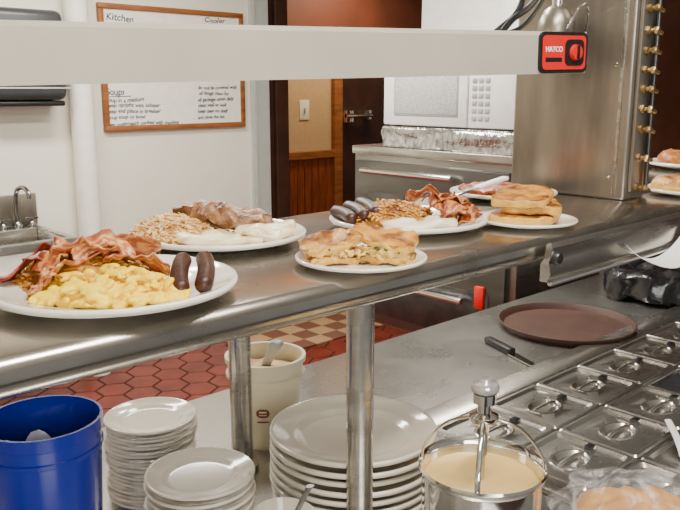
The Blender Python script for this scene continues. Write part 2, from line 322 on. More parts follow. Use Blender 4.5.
# ------------------------------------------------------------------ oven, microwave, fridge
OX = 2.40; a = onX(355,146,OX); b = onX(522,160,OX); oy1, oy0 = a.y, b.y; oz = a.z; ob = onX(372,322,OX).z; D = .62
t = thing('oven','stainless oven with bar handles and red switch under the microwave','oven',(OX,0,0))
bm = NB(); box(bm,0,D,oy0,oy1,ob,oz,.006); obj('body', bm, oven_steel, t)
bm = NB(); box(bm,-.012,D,oy0-.006,oy1+.006,oz-.03,oz+.004,.004); obj('top_trim', bm, steel, t)
zm = (oz+ob)/2
def odoor(z0,z1,name,hz,h0,h1):
    bm = NB(); box(bm,-.03,0,oy0+.03,oy1-.03,z0,z1,.006); d = obj(name, bm, oven_door, t)
    bm = NB(); box(bm,-.034,-.03,oy0+.1,oy1-.12,z0+.04,z1-.13,.001); obj('window', bm, steel_dark, d)
    bm = NB(); tube(bm,[(-.075,h0,hz),(-.075,h1,hz)],.013,12)
    for yy in (h0+.03,h1-.03): tube(bm,[(-.03,yy,hz),(-.075,yy,hz)],.009,8)
    obj('handle', bm, chrome, d)
h = onX(362,170,OX-.07); hb = onX(452,180,OX-.07)
odoor(zm+.02, oz-.055, 'upper_door', h.z, hb.y, h.y)
h2 = onX(405,288,OX-.07); h3 = onX(462,296,OX-.07)
odoor(ob+.02, zm-.005, 'lower_door', h2.z, h3.y, h2.y)
sw = onX(479,298,OX-.04); bm = NB(); box(bm,-.046,-.03,sw.y-.022,sw.y+.022,sw.z-.045,sw.z+.045,.005); obj('switch', bm, redp, t)
bm = NB()
for x in (.04,D-.04):
    for y in (oy0+.04,oy1-.04): tube(bm,[(x,y,0),(x,y,ob)],.02,10)
box(bm,.02,D-.02,oy0+.02,oy1-.02,.2,.22); obj('stand', bm, steel_dark, t)
# foil tray
fy1 = onX(383,140,OX+.02).y; fz = oz+.004; mz = onX(385,125,OX+.02).z
bm = NB(); box(bm,0,.52,oy0+.02,fy1,0,mz-fz-.002,.01)
bmesh.ops.subdivide_edges(bm, edges=bm.edges[:], cuts=10, use_grid_fill=True)
for v in bm.verts:
    if v.co.z > .005 and v.co.z < mz-fz-.006: v.co += Vector((noise.noise(v.co*25),noise.noise(v.co*25+Vector((5,0,0))),noise.noise(v.co*30)*.3))*.014
o = obj('wrapped_tray', bm, foil, ang=20); o.location = (OX+.01,0,fz); tag(o,'flat foil wrapped pan lying on the oven under the microwave','pan')
# microwave
my1 = fy1-.01; my0 = oy0+.035; MH = .29
t = thing('microwave','white microwave oven standing on the stainless oven','microwave',(OX+.03,0,mz))
bm = NB(); box(bm,.012,.42,my0,my1,0,MH,.008); obj('body', bm, white_en, t)
cy = onX(470,100,OX+.03).y
bm = NB(); box(bm,-.02,.010,cy,my1,.003,MH,.007); d = obj('door', bm, white_en, t)
bm = NB(); box(bm,-.0225,-.019,cy+.040,my1-.062,.042,MH-.038,.002); obj('window_border', bm, greyp, d)
bm = NB(); box(bm,-.024,-.020,cy+.047,my1-.07,.050,MH-.046,.002); obj('window', bm, mat('screen_window',(.42,.43,.42),.25,0,(.68,.68,.66),240,ramp=(.45,.55)), d)
bm = NB(); box(bm,-.018,.010,my0,cy-.006,.003,MH,.006); d = obj('control_panel', bm, white_en, t)
bm = NB(); box(bm,-.022,-.017,my0+.03,cy-.025,MH-.07,MH-.035,.001); obj('display', bm, blackp, d)
for r in range(6):
    for k in range(3):
        yy = cy-.035-k*.03; zz = .04+r*.028; bm = NB(); box(bm,-.021,-.017,yy-.011,yy+.011,zz-.009,zz+.009,.002); obj('button', bm, greyp, d)
for yy in (my0+.05,my1-.05):
    bm = NB(); box(bm,.0,.02,yy-.02,yy+.02,-.001,.003); obj('foot', bm, blackp, t)
# refrigerator
fa = onX(421,15,3.35).y; t = thing('refrigerator','tall white refrigerator cabinet behind the microwave','refrigerator',(3.35,0,0))
bm = NB(); box(bm,.05,.75,fa-.85,fa,.02,2.35,.01); obj('body', bm, white_en, t)
bm = NB(); box(bm,0,.048,fa-.85,fa,.1,2.33,.012); d = obj('door', bm, white_en, t)
bm = NB(); tube(bm,[(-.03,fa-.06,1.0),(-.03,fa-.06,1.5)],.01,10); box(bm,-.03,.0,fa-.07,fa-.05,1.0,1.03); box(bm,-.03,0,fa-.07,fa-.05,1.47,1.5); obj('handle', bm, chrome, d)
# ------------------------------------------------------------------ serving shelf
SZ = 1.355; YF = .715; YB = 1.185; LB = 1.312
t = thing('serving_shelf','long stainless pass shelf on round posts holding the breakfast plates','shelf',(0,0,0))
prof = [(YF+.012,SZ)]
for k in range(1,8):
    a = math.pi/2 + k/8*math.pi; prof.append((YF+.016+.018*math.cos(a), (SZ+LB)/2+ (SZ-LB)/2*math.sin(a)))
prof += [(YF+.014,LB),(YF+.03,LB+.004),(YF+.03,SZ-.006),(YB-.03,SZ-.006),(YB-.03,LB+.01),(YB,LB+.01),(YB,SZ)]
bm = NB(); prism(bm, prof, -.9, 3.3); obj('shelf_top', bm, steel_top, t)
CT = .90
p2 = onY(360,400,.772); p1 = onY(241,400,1.125)
for x,y in ((p2.x,.772),(p1.x,1.125),(-.75,.772),(-.75,1.125),(3.05,.772),(3.05,1.125)):
    bm = NB(); lathe(bm,[(0,CT),(.03,CT),(.03,CT+.008),(.0205,CT+.012),(.0205,SZ-.007),(0,SZ-.007)],32,Matrix.Translation((x,y,0))); obj('post', bm, steel, t)
# ------------------------------------------------------------------ prep counter
t = thing('prep_table','stainless prep counter under the pass shelf','counter',(0,0,0))
bm = NB(); box(bm,-.9,3.4,.22,1.475,CT-.04,CT,.006); obj('counter_top', bm, steel_ctr, t)
bm = NB(); box(bm,-.85,3.35,.3,1.42,.12,CT-.04,.004); obj('cabinet', bm, steel, t)
for x in (-.8,1.2,3.3):
    for y in (.35,1.37): bm = NB(); tube(bm,[(x,y,0),(x,y,.12)],.025,12); obj('leg', bm, steel_dark, t)
px0 = 1.17; pit = .186; NP = 9; rows = (.885,.708,.531); RZ = CT+.012
bm = NB()
box(bm,px0-.045,px0-.002,rows[2]-.13,1.05,CT,RZ,.004); box(bm,px0-.002,2.9,rows[0]+.090,1.05,CT,RZ,.004); box(bm,px0-.002,2.9,rows[2]-.13,rows[2]-.090,CT,RZ,.004)
obj('pan_rail', bm, steel, t)
# pan lids
chrome_l = mat('lid_steel', (.80,.78,.74), .22, .93, (.62,.60,.57), 9, rr=(.17,.30))
def make_lid():
    r = thing('pan_lid','x','pan lid',(0,0,CT),0,'steel pan lids in the cold rail')
    w,d = .1830/2,.1738/2; bm = NB()
    def rr(w,d,z,rc):
        out = []
        for cx,cy,a0 in ((w-rc,d-rc,0),(-w+rc,d-rc,90),(-w+rc,-d+rc,180),(w-rc,-d+rc,270)):
            for k in range(6): a = math.radians(a0+k*18); out.append(bm.verts.new((cx+rc*math.cos(a),cy+rc*math.sin(a),z)))
        return out
    def ov(a_,b_,z): return [bm.verts.new((a_*math.cos(math.radians(t_)),b_*math.sin(math.radians(t_)),z)) for t_ in [7.5+q*15 for q in range(24)]]
    R = [rr(w,d,0,.008),rr(w,d,.010,.008),rr(w-.003,d-.003,.0135,.008),rr(w-.010,d-.010,.0135,.010),rr(w-.016,d-.016,.0075,.013),rr(w-.030,d-.030,.0075,.02),ov(.050,.037,.0080),ov(.047,.034,.0098),ov(.044,.031,.0095),ov(.036,.022,.0010),ov(.018,.011,.0004)]
    for A,B in zip(R,R[1:]):
        for k in range(24): bm.faces.new((A[k],A[(k+1)%24],B[(k+1)%24],B[k]))
    bm.faces.new(R[0][::-1]); bm.faces.new(R[-1]); obj('cover', bm, chrome_l, r, ang=30)
    bm = NB(); tube(bm,spline([(-.042,0,.008),(-.026,0,.0115),(0,0,.0125),(.026,0,.0115),(.042,0,.008)],4),.0048,8,.4); obj('handle', bm, chrome_l, r)
    bm = NB(); box(bm,w-.028,w-.009,-.008,.008,.0076,.0138,.0012); obj('notch', bm, steel_dark, r)
    return r
ordn = ['first','second','third','fourth','fifth','sixth','seventh','eighth','ninth','tenth','eleventh','twelfth']
rown = ['back row of the cold rail','middle row of the cold rail','front row of the cold rail']
lid0 = None
for j,y in enumerate(rows):
    for i in range(NP if j == 0 else 6):
        if j == 1 and i == 3: continue
        loc = (px0+pit*(i+.5), y, CT); lab = 'shiny steel pan lid, %s from the left in the %s' % (ordn[i], rown[j])
        if lid0 is None: lid0 = make_lid(); lid0.location = loc; lid0['label'] = lab
        else: dup(lid0, loc, lab)
# open pan
t = thing('open_pan','uncovered steel pan with dark contents among the pan lids','pan',(px0+pit*3.5, rows[1], CT))
bm = NB(); w,d = .0915,.0865
for q in ((-w,w,-d,-d+.012),(-w,w,d-.012,d),(-w,-w+.012,-d+.012,d-.012),(w-.012,w,-d+.012,d-.012)): box(bm,*q,0,.012,.002)
obj('rim', bm, chrome_l, t)
bm = NB(); puck(bm,Vector((0,0,.001)),w-.013,d-.013,.004,8,.0008,3); obj('filling', bm, darkgrey, t)
P = [onZ(684,458,CT+.018), onZ(677,438,CT+.034), onZ(668,420,CT+.048)]; bm = NB(); tube(bm, spline(P,6), .007, 8, .4); tag(obj('ladle', bm, whitep, origin=P[0]),'white utensil handle leaning over the open steel pan','utensil')
# ------------------------------------------------------------------ things on the counter
def plate_prof(R, deep=1.0):
    s = R/.14; k = deep*s
    return [(0,.003*k),(.5*R,.003*k),(.54*R,0),(.58*R,.0025*k),(.70*R,.007*k),(.96*R,.0150*k),(R*.995,.0170*k),(R,.0205*k),(.99*R,.0235*k),(.965*R,.0240*k),(.94*R,.0215*k),(.72*R,.0145*k),(.68*R,.0135*k),(.63*R,.0085*k),(.55*R,.0075*k),(0,.0075*k)]
def plate(R, loc, label, m=china, name='plate', group=None, deep=1.0):
    bm = NB(); lathe(bm, plate_prof(R,deep), 72); o = obj(name, bm, m, ang=60); o.location = loc; return tag(o,label,'plate',group)
def ordinal(k,n): return 'topmost' if k == n-1 else ('second from the top' if k == n-2 else ('lowest' if k == 0 else '%s from the bottom' % ordn[k]))
def stack(R, cx, cy, n, pitch, desc, grp, name, z=CT):
    p0 = None
    for k in range(n):
        j = Vector((random.uniform(-.003,.003), random.uniform(-.003,.003),0)); loc = (cx+j.x, cy+j.y, z+k*pitch); lab = '%s, %s' % (desc, ordinal(k,n))
        if p0 is None: p0 = plate(R, loc, lab, china_grey, name, grp)
        else: o = p0.copy(); COL.objects.link(o); o.location = loc; o['label'] = lab
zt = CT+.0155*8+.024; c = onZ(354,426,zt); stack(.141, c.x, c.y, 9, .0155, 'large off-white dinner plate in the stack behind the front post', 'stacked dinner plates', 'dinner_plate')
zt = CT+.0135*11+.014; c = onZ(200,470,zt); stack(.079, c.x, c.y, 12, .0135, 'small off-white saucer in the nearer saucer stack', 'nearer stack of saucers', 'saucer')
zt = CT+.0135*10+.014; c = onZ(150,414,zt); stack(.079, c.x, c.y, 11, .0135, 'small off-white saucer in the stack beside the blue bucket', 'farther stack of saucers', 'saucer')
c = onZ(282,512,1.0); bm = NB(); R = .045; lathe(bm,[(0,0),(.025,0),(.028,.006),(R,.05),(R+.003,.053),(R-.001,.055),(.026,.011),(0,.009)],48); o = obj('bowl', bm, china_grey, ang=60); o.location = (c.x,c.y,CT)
tag(o,'lowest small white bowl of the nest beside the front post','bowl','nested small bowls'); b0 = o
for k,l in ((1,'second small white bowl nested in the lowest one beside the front post'),(2,'topmost small white bowl of the nest beside the front post')):
    q = b0.copy(); COL.objects.link(q); q.location = (c.x,c.y,CT+.022*k); q['label'] = l
s0 = Vector((c.x+.01,c.y,CT+.06)); e0 = onZ(310,486,1.09); bm = NB(); tube(bm,spline([s0,(s0+e0)/2+Vector((0,0,.004)),e0],5),[.004]*5+[.005]*5+[.006],8,.45); tag(obj('spoon', bm, steel_dark, origin=s0),'dark steel spoon handle sticking up from the small bowl','spoon')
# blue bucket
zr = 1.15; c = onZ(42,417,zr); h = zr-CT; t = thing('blue_bucket','round bright blue plastic bucket at the lower left corner','bucket',(c.x,c.y,CT)); R = .082
bm = NB(); lathe(bm,[(0,0),(R*.8,0),(R*.83,.006),(R*.97,h-.02),(R*1.0,h-.018),(R*1.0,h-.004),(R,h),(R*.95,h),(R*.94,h-.01),(R*.8,.012),(0,.008)],64); obj('pail', bm, bluep, t)
bm = NB(); lathe(bm,[(R*.955,h-.045),(R*.985,h-.043),(R*.985,h-.038),(R*.955,h-.036)],64); obj('rib', bm, bluep, t)
q0 = Vector((c.x,c.y,0))
for su,sv,eu,ev,eh,l in ((.035,-.035,-.020,.020,-.030,'white plastic spoon resting inside the blue bucket, right one'),(.0,-.045,-.058,-.002,-.036,'white plastic spoon resting inside the blue bucket, left one')):
    e = pp(q0,eu,ev,zr+eh); s0 = pp(q0,su,sv,CT+.06); bm = NB(); d = (e-s0)
    tube(bm,spline([s0,s0+d*.3,s0+d*.6,s0+d*.72,s0+d*.82,s0+d*.93,e],2),[.004,.004,.004,.004,.006,.010,.014,.018,.020,.020,.018,.013,.006],14,.3); tag(obj('plastic_spoon', bm, whitep, origin=s0),l,'spoon','spoons in the blue bucket')
# white tub
c = onZ(267,437,CT); t = thing('white_tub','cream plastic tub with maroon badge standing behind the rear post','bucket',(c.x,c.y,CT)); h = .18; R = .079
bm = NB(); lathe(bm,[(0,0),(R*.76,0),(R*.78,.004),(R*.93,h-.04),(R*1.01,h-.04),(R*1.01,h-.034),(R*.95,h-.03),(R*.97,h-.010),(R*1.03,h-.010),(R*1.03,h),(R*.94,h),(R*.92,h-.01),(R*.80,.01),(0,.008)],56); obj('tub', bm, bucketm, t)
bm = NB(); puck(bm,Vector((0,0,h*.78)),R*.86,R*.86,.016,2,.004,3,prof=DOME); obj('filling', bm, mat('flour',(.66,.46,.22),.8,0,(.36,.20,.08),30,bump=.5), t)
av = math.atan2(-c.y,-c.x)
def badge(ac,zc,wr,hr_,r,name,m,e=2):
    bm = NB(); V = []
    for k in range(24):
        a = k*math.pi/12; kk = (abs(math.cos(a))**e+abs(math.sin(a))**e)**(-1/e); V.append(bm.verts.new((r*math.cos(ac+wr/r*kk*math.cos(a)), r*math.sin(ac+wr/r*kk*math.cos(a)), zc+hr_*kk*math.sin(a))))
    cv = bm.verts.new((r*1.002*math.cos(ac), r*1.002*math.sin(ac), zc))
    for k in range(24): bm.faces.new((cv,V[k],V[(k+1)%24]))
    obj(name, bm, m, t)
badge(av-.1,.082,.013,.009,R*.915,'badge',maroon,2.5); badge(av-.1,.085,.008,.0018,R*.925,'badge_stripe',bucketm,6); badge(av-.1,.079,.008,.0010,R*.925,'badge_line',bucketm,6); badge(av-.1,.064,.012,.0016,R*.905,'badge_caption',maroon,6)
s0 = Vector((c.x,c.y,CT+.155)); e = onZ(277,342,CT+.22); bm = NB(); d = e-s0; tube(bm,[s0,s0+d*.5,s0+d*.75,e-d*.05,e],[.011,.011,.013,.016,.010],12,.6); tag(obj('scoop', bm, greyp, origin=s0),'grey scoop handle standing in the cream tub','scoop')
# bain marie pot with pump
zr = 1.105; c = onZ(482,464,zr); R = .083; h = zr-CT
t = thing('batter_pot','shiny steel pot of yellow batter with pump and wire arms','pot',(c.x,c.y,CT))
bm = NB(); lathe(bm,[(0,0),(R*.95,0),(R*.97,.005),(R*.97,h-.012),(R*1.03,h-.006),(R*1.04,h-.001),(R*1.02,h+.002),(R*.97,h-.002),(R*.94,h-.012),(R*.94,.006),(0,.004)],72); obj('pot', bm, chrome, t)
bm = NB(); lathe(bm,[(0,h-.055),(R*.938,h-.055),(R*.938,h-.020),(R*.9,h-.022),(0,h-.022)],48); obj('batter', bm, soup, t)
zc = h+.072
for k in range(4):
    a = PHI + math.pi/2 - .25 + k*math.pi/2; ca,sa = math.cos(a),math.sin(a)
    bm = NB(); tube(bm,spline([(R*.99*ca,R*.99*sa,h-.004),(R*.93*ca,R*.93*sa,h+.022),(R*.62*ca,R*.62*sa,h+.054),(.016*ca,.016*sa,zc-.004)],6),.0036,8,.45); obj('wire_arm', bm, chrome, t)
bm = NB(); lathe(bm,[(0,zc-.010),(.018,zc-.010),(.0195,zc-.006),(.0195,zc-.001),(.009,zc+.004),(.009,zc+.014),(.0155,zc+.017),(.0155,zc+.030),(0,zc+.030)],32); obj('pump_collar', bm, chrome, t)
bm = NB(); lathe(bm,[(0,zc+.0305),(.014,zc+.0305),(.0185,zc+.034),(.0190,zc+.040),(.0170,zc+.044),(.009,zc+.046),(.008,zc+.050),(0,zc+.051)],32); obj('pump_cap', bm, capm, t)
bm = NB(); lathe(bm,[(0,h-.05),(.0035,h-.05),(.0035,h+.012),(.006,h+.014),(.006,h+.044),(.0035,h+.048),(.0035,zc-.01),(0,zc-.01)],20); obj('pump_rod', bm, steel, t)
# serving tray
c = onZ(566,324,CT+.01); R = .2; bm = NB(); lathe(bm,[(0,0),(R*.93,0),(R,.018),(R*1.005,.022),(R*.99,.023),(R*.965,.019),(R*.92,.005),(0,.004)],80); o = obj('serving_tray', bm, traym); o.location = (c.x,c.y,CT)
tag(o,'round reddish brown serving tray lying on the steel counter','tray')
# knife
a = onZ(487,342,CT); b = onZ(513,355,CT); c = onZ(539,369,CT); t = thing('kitchen_knife','kitchen knife with black handle lying in front of the brown tray','knife',(a.x,a.y,CT)); d = (c-a); L = d.length; t.rotation_euler = (0,0,math.atan2(d.y,d.x)); hl = (b-a).length
bm = NB(); box(bm,0,hl,-.012,.012,.001,.018,.005,3); obj('handle', bm, blackp, t)
bm = NB(); V = [(hl,-.014),(hl,.012),(L*.85,.010),(L,-.010),(L*.9,-.014)]
A = [bm.verts.new((x,y,.003)) for x,y in V]; B = [bm.verts.new((x,y,.005)) for x,y in V]
for k in range(5): bm.faces.new((A[k],A[(k+1)%5],B[(k+1)%5],B[k]))
bm.faces.new(A[::-1]); bm.faces.new(B); obj('blade', bm, chrome, t)
# black container
c = onZ(650,302,CT); t = thing('black_container','container wrapped in crumpled black plastic at the far end of the counter','container',(c.x+.12,c.y+.03,CT))
bm = NB(); box(bm,-.155,.185,-.115,.115,0,.05,.012,3); obj('tub', bm, blackp, t)
bm = NB(); M_ = Vector((0.015,0,.006)); puck(bm,M_,.200,.145,.095,3.2,.013,5,prof=((0,.5),(.9,.4),(1.04,.12),(1.06,.3),(1,.55),(1.0,.75),(.95,.95),(.82,.98),(.65,.85),(.5,.9),(.35,.82),(.2,.92),(0,.86)),ns=16,seg=120)
obj('plastic_wrap', bm, mat('black_wrap',(.010,.010,.012),.22,0,(.016,.016,.018),20,bump=.9,bscale=28,coat=.4), t, ang=60)
# bread bag
c = onZ(635,505,1.0)
bc = Vector((c.x,c.y,RZ+.003))
bm = NB(); puck(bm,bc+Vector((0,0,.012)),.090,.055,.085,3,.004,8,rot=UR,prof=LOAF); tag(obj('bread_loaf', bm, bread, origin=bc),'loaf of bread inside the clear plastic bag','bread')
bm = NB(); bmesh.ops.create_icosphere(bm, subdivisions=6, radius=1)
for v in bm.verts:
    p = v.co.copy(); r = 1+.20*noise.noise(p*1.8)+.13*abs(noise.noise(p*3.0))+.05*(1-abs(noise.noise(p*5))*2.2)*.5
    q = pp(Vector((0,0,0)), p.x*.112*r, p.y*.08*r, p.z*.068*r); v.co = bc + q + Vector((0,0,.068))
    v.co.z = max(v.co.z, RZ+.003)
tag(obj('plastic_bag', bm, plasticwrap, origin=bc, ang=60),'crumpled clear plastic bread bag at the lower right corner','bag')
# ------------------------------------------------------------------ order rail + slip
xr0 = onY(549,260,YF-.02).x; t = thing('order_rail','aluminium ticket rail fixed along the right end of the shelf','rail',(xr0,YF,LB))
bm = NB(); prism(bm,[(-.004,-.030),(-.018,-.030),(-.024,-.016),(-.020,.004),(-.026,.030),(-.022,.038),(-.014,.036),(-.010,.010),(-.004,.0)],0,1.7); obj('channel', bm, steel, t)
bm = NB(); box(bm,0,1.7,-.028,-.018,-.036,-.028,.003); obj('lower_lip', bm, chrome, t)
bm = NB(); lathe(bm,[(0,0),(.011,0),(.012,.006),(.009,.012),(0,.014)],20,Matrix.Translation((.012,-.022,.012))@Matrix.Rotation(math.pi/2,4,'X')); obj('end_knob', bm, steel_dark, t)
bm = NB(); a = onY(626,244,YF-.03); b = onY(684,244,YF-.03); n = 16; G = []
for k in range(n+1):
    s_ = k/n; x_ = a.x+(b.x-a.x)*s_; dz = -.045*math.sin(s_*math.pi)**.8
    G.append([bm.verts.new((x_, YF-.029-.035*j*(.4+math.sin(s_*math.pi)), a.z+dz-.012*j)) for j in (0,1)])
for A,B in zip(G,G[1:]): bm.faces.new((A[0],A[1],B[1],B[0]))
tag(obj('order_slip', bm, slip, origin=Vector((a.x,YF-.03,a.z))),'curled white order slip hanging from the ticket rail','paper')
# ------------------------------------------------------------------ heat lamp beam
pL = CAM+ray(0,86)*1.02; pR = CAM+ray(585,73)*1.66; dv = pR-pL; yaw = math.atan2(dv.y,dv.x); sl = math.atan2(dv.z,math.hypot(dv.x,dv.y)); ht = .084
L = 1.5; t = thing('heat_lamp','long beige overhead heat lamp strip above the pass shelf','heat lamp',pR); t.rotation_euler = (0,-sl,yaw)
xp = .148
bm = NB(); prism(bm,[(0,0),(0,ht-.008),(.008,ht),(.142,ht),(.15,ht-.008),(.15,0),(.145,0),(.12,ht*.55),(.03,ht*.55),(.005,0)],-L,-.002); obj('housing', bm, beamm, t)
bm = NB(); box(bm,-.002,.0,0,.15,0,ht,.0005); obj('end_cap', bm, beamm, t)
bm = NB(); tube(bm,[(-L+.1,.075,ht*.3),(-xp-.05,.075,ht*.3)],.006,10); obj('heating_rod', bm, heat, t)
def rrect(bm, x0,x1,z0,z1,y0,y1,r):
    V = []
    for cx,cz,a0 in ((x1-r,z1-r,0),(x0+r,z1-r,90),(x0+r,z0+r,180),(x1-r,z0+r,270)):
        for k in range(7): a = math.radians(a0+k*15); V.append((cx+r*math.cos(a),cz+r*math.sin(a)))
    A = [bm.verts.new((x,y0,z)) for x,z in V]; B = [bm.verts.new((x,y1,z)) for x,z in V]; n = len(V)
    for k in range(n): bm.faces.new((A[k],A[(k+1)%n],B[(k+1)%n],B[k]))
    bm.faces.new(A[::-1]); bm.faces.new(B)
bm = NB(); rrect(bm,-xp,-.002,.001,ht-.001,-.005,0,.014); cp = obj('control_panel', bm, blackp, t)
bm = NB(); rrect(bm,-xp+.007,-.009,.008,ht-.008,-.0065,-.0045,.010); obj('red_plate', bm, redp, cp)
bm = NB(); rrect(bm,-xp*.50,-.016,.016,ht-.016,-.0078,-.0062,.012); obj('switch_recess', bm, blackp, cp)
MR = Matrix.Translation((-xp*.30,-.0075,ht*.5))@Matrix.Rotation(math.pi/2,4,'X')
bm = NB(); lathe(bm,[(0,0),(.017,0),(.015,.008),(0,.009)],28,MR); obj('dial', bm, redp, cp)
bm = NB(); box(bm,-xp*.30-.003,-xp*.30+.003,-.019,-.0155,ht*.5-.014,ht*.5+.014,.001); obj('dial_pointer', bm, blackp, cp)
bm = NB(); box(bm,-xp+.016,-xp*.56,-.0072,-.0062,ht*.28,ht*.38,.0005); obj('name_bar', bm, blackp, cp)
text('lettering','HATCO',.0145,(-xp+.0150,-.0070,ht*.52),white_ink,cp,off=.0003)
bm = NB(); box(bm,.0,.095,.08,.11,.01,.03,.003); obj('bracket', bm, steel, t)
bm = NB(); tube(bm,[(-1.42,.03,.01),(-1.42+math.sin(sl)*.25,.03,-(pR.z-1.42*math.sin(sl)-SZ))],.01,12); obj('stand_leg', bm, steel, t)
# cord + shade
pts = [onY(486,40,.99),onY(503,26,.98),onY(516,14,.97),onY(523,-5,.98),onY(527,-60,1.0)]
bm = NB(); tube(bm,spline(pts,6),.0065,8); pts2 = [onY(498,38,.98),onY(512,20,.96),onY(530,6,.97),onY(541,-14,1.0),onY(541,-60,1.02)]; tube(bm,spline(pts2,6),.0065,8); pts3 = [onY(505,34,.95),onY(520,28,.95),onY(534,14,.96),onY(546,-6,1.0)]; tube(bm,spline(pts3,6),.005,8)
pt = spline([pts[-1],pts[-1]+Vector((0,0,.3)),Vector((pts[-1].x,pts[-1].y,2.7))],3); tube(bm,pt,.0055,8)
tag(obj('power_cord', bm, blackp, origin=pts[0]),'black power cord rising from the heat lamp strip','cord')
c = onY(556,30,1.0); t = thing('metal_lamp_shade','round steel shade and bracket on top of the heat lamp end','lamp shade',(c.x,1.0,pR.z+ht))
bm = NB(); lathe(bm,[(.0,.0),(.040,.0),(.042,.004),(.040,.03),(.028,.055),(.015,.065),(0,.066)],40); obj('shade', bm, steel_brush, t)
bm = NB(); tube(bm,[(0,0,.06),(0,0,.3)],.012,12); tube(bm,spline([(-.05,-.06,.01),(-.035,-.075,.05),(.0,-.07,.065),(.03,-.06,.05),(.04,-.05,.01)],5),.003,8); obj('stem', bm, chrome, t)
# ------------------------------------------------------------------ steel cabinet with knobs
bx,by0,by1 = 1.655,.84,1.145
t = thing('steel_cabinet','tall brushed steel warming cabinet with brass knobs down its edge','cabinet',(bx,by0,SZ)); H = .95; BW=.085
bm = NB(); box(bm,0,BW,0,by1-by0,.0,H,.008,3); obj('body', bm, steel_brush, t)
bm = NB(); box(bm,.012,BW-.008,-.010,.0,.02,H-.02,.004); obj('front_strip', bm, steel_brush, t)
bm = NB(); box(bm,-.004,.0,.02,.028,.01,H-.01,.001); obj('edge_bead', bm, steel, t)
for yy,zz in ((.04,.05),(.04,.3),(.04,.55),(.28,.3)):
    bm = NB(); lathe(bm,[(0,0),(.005,0),(.004,.003),(0,.004)],12,Matrix.Translation((0,yy,zz))@Matrix.Rotation(-math.pi/2,4,'Y')); obj('screw', bm, chrome, t)
for k,py in enumerate((186,157,129,109,89,70,50,30,7,-15)):
    zz = onY(650,py,by0-.02).z-SZ; bm = NB()
    lathe(bm,[(0,0),(.010,0),(.010,.006),(.005,.008),(.005,.014),(.0085,.016),(.0085,.022),(.006,.025),(0,.026)],6 if k%2 else 16,Matrix.Translation((.035,-.010,zz))@Matrix.Rotation(math.pi/2,4,'X')); tube(bm,[(.039,-.028,zz),(.055,-.032,zz-.006)],.0045,8); obj('knob', bm, brass, t)
bm = NB(); tube(bm,[(.068,-.016,.03),(.068,-.016,H)],.005,10); obj('pipe', bm, steel_dark, t)
# ------------------------------------------------------------------ breakfast plates
def bacon(label, c, A, B, w=.03, waves=3, amp=.008, seed=0, tilt=0, m=bac1, grp='bacon'):
    R = random.Random(seed); A = pp(c,*A); B = pp(c,*B); d = B-A; L = d.length; dn = d.normalized(); side = dn.cross(Z).normalized(); upv = side.cross(dn)
    bm = NB(); uvl = bm.loops.layers.uv.new('UVMap'); n = 40; J = 6; G = []; ph = R.random()*6; so = seed*5.3
    for i in range(n+1):
        s_ = i/n; tw = tilt+.7*noise.noise(Vector((s_*2.2,so,3)))+.2*math.sin(s_*5+ph); wv = side*math.cos(tw)+upv*math.sin(tw); nv = dn.cross(wv); row = []
        ww = w*(.95+.45*noise.noise(Vector((s_*3.5,so,0)))) * min(1,.65+6*min(s_,1-s_))
        cen = A+d*(s_+.02*noise.noise(Vector((s_*5,so,8)))) + upv*amp*(1.5*noise.noise(Vector((s_*waves*1.2,so,1)))+.55*noise.noise(Vector((s_*waves*3,so,2)))) + side*.018*noise.noise(Vector((s_*2.2,so,5))) + Z*.008*math.sin(s_*math.pi)
        for j in range(J+1):
            t_ = j/J-.5; p = cen + wv*t_*ww + nv*(amp*.65*noise.noise(Vector((s_*waves*2.6,t_*2.0,so+9))) + .014*t_*t_*math.sin(s_*6+ph)) + wv*.003*noise.noise(Vector((s_*14,t_*3,so)))
            row.append((bm.verts.new(p),(s_,t_+.5)))
        G.append(row)
    for a_,b_ in zip(G,G[1:]):
        for j in range(J):
            q = (a_[j],a_[j+1],b_[j+1],b_[j]); f = bm.faces.new([v for v,_ in q])
            for lp,(v,uv) in zip(f.loops,q): lp[uvl].uv = (uv[0]*2.4+seed, uv[1])
    o = obj('bacon_strip', bm, m, origin=A, ang=180); md = o.modifiers.new('thickness','SOLIDIFY'); md.thickness = .0020
    return tag(o,label,'bacon',grp)
def sausage(label, c, A, B, r=.011, bend=.006, m=saus, grp='sausages', name='sausage_link'):
    A = pp(c,*A); B = pp(c,*B); d = B-A; n = 20; side = d.normalized().cross(Z).normalized(); P = []; rs = []
    for i in range(n+1):
        s_ = i/n; P.append(A+d*s_+side*bend*math.sin(s_*math.pi)+Z*abs(bend)*.5*math.sin(s_*math.pi)); e = min(s_,1-s_)*d.length/r; rs.append(r*math.sqrt(max(.04,1-max(0,1-e)**2)))
    bm = NB(); tube(bm,P,rs,18); return tag(obj(name, bm, m, origin=A, ang=80),label,'sausage',grp)
def pl(px,py,R,label):
    c = onZ(px,py,SZ+.02); plate(R,(c.x,c.y,SZ),label,china,'breakfast_plate'); return Vector((c.x,c.y,SZ+.0075*R/.14))
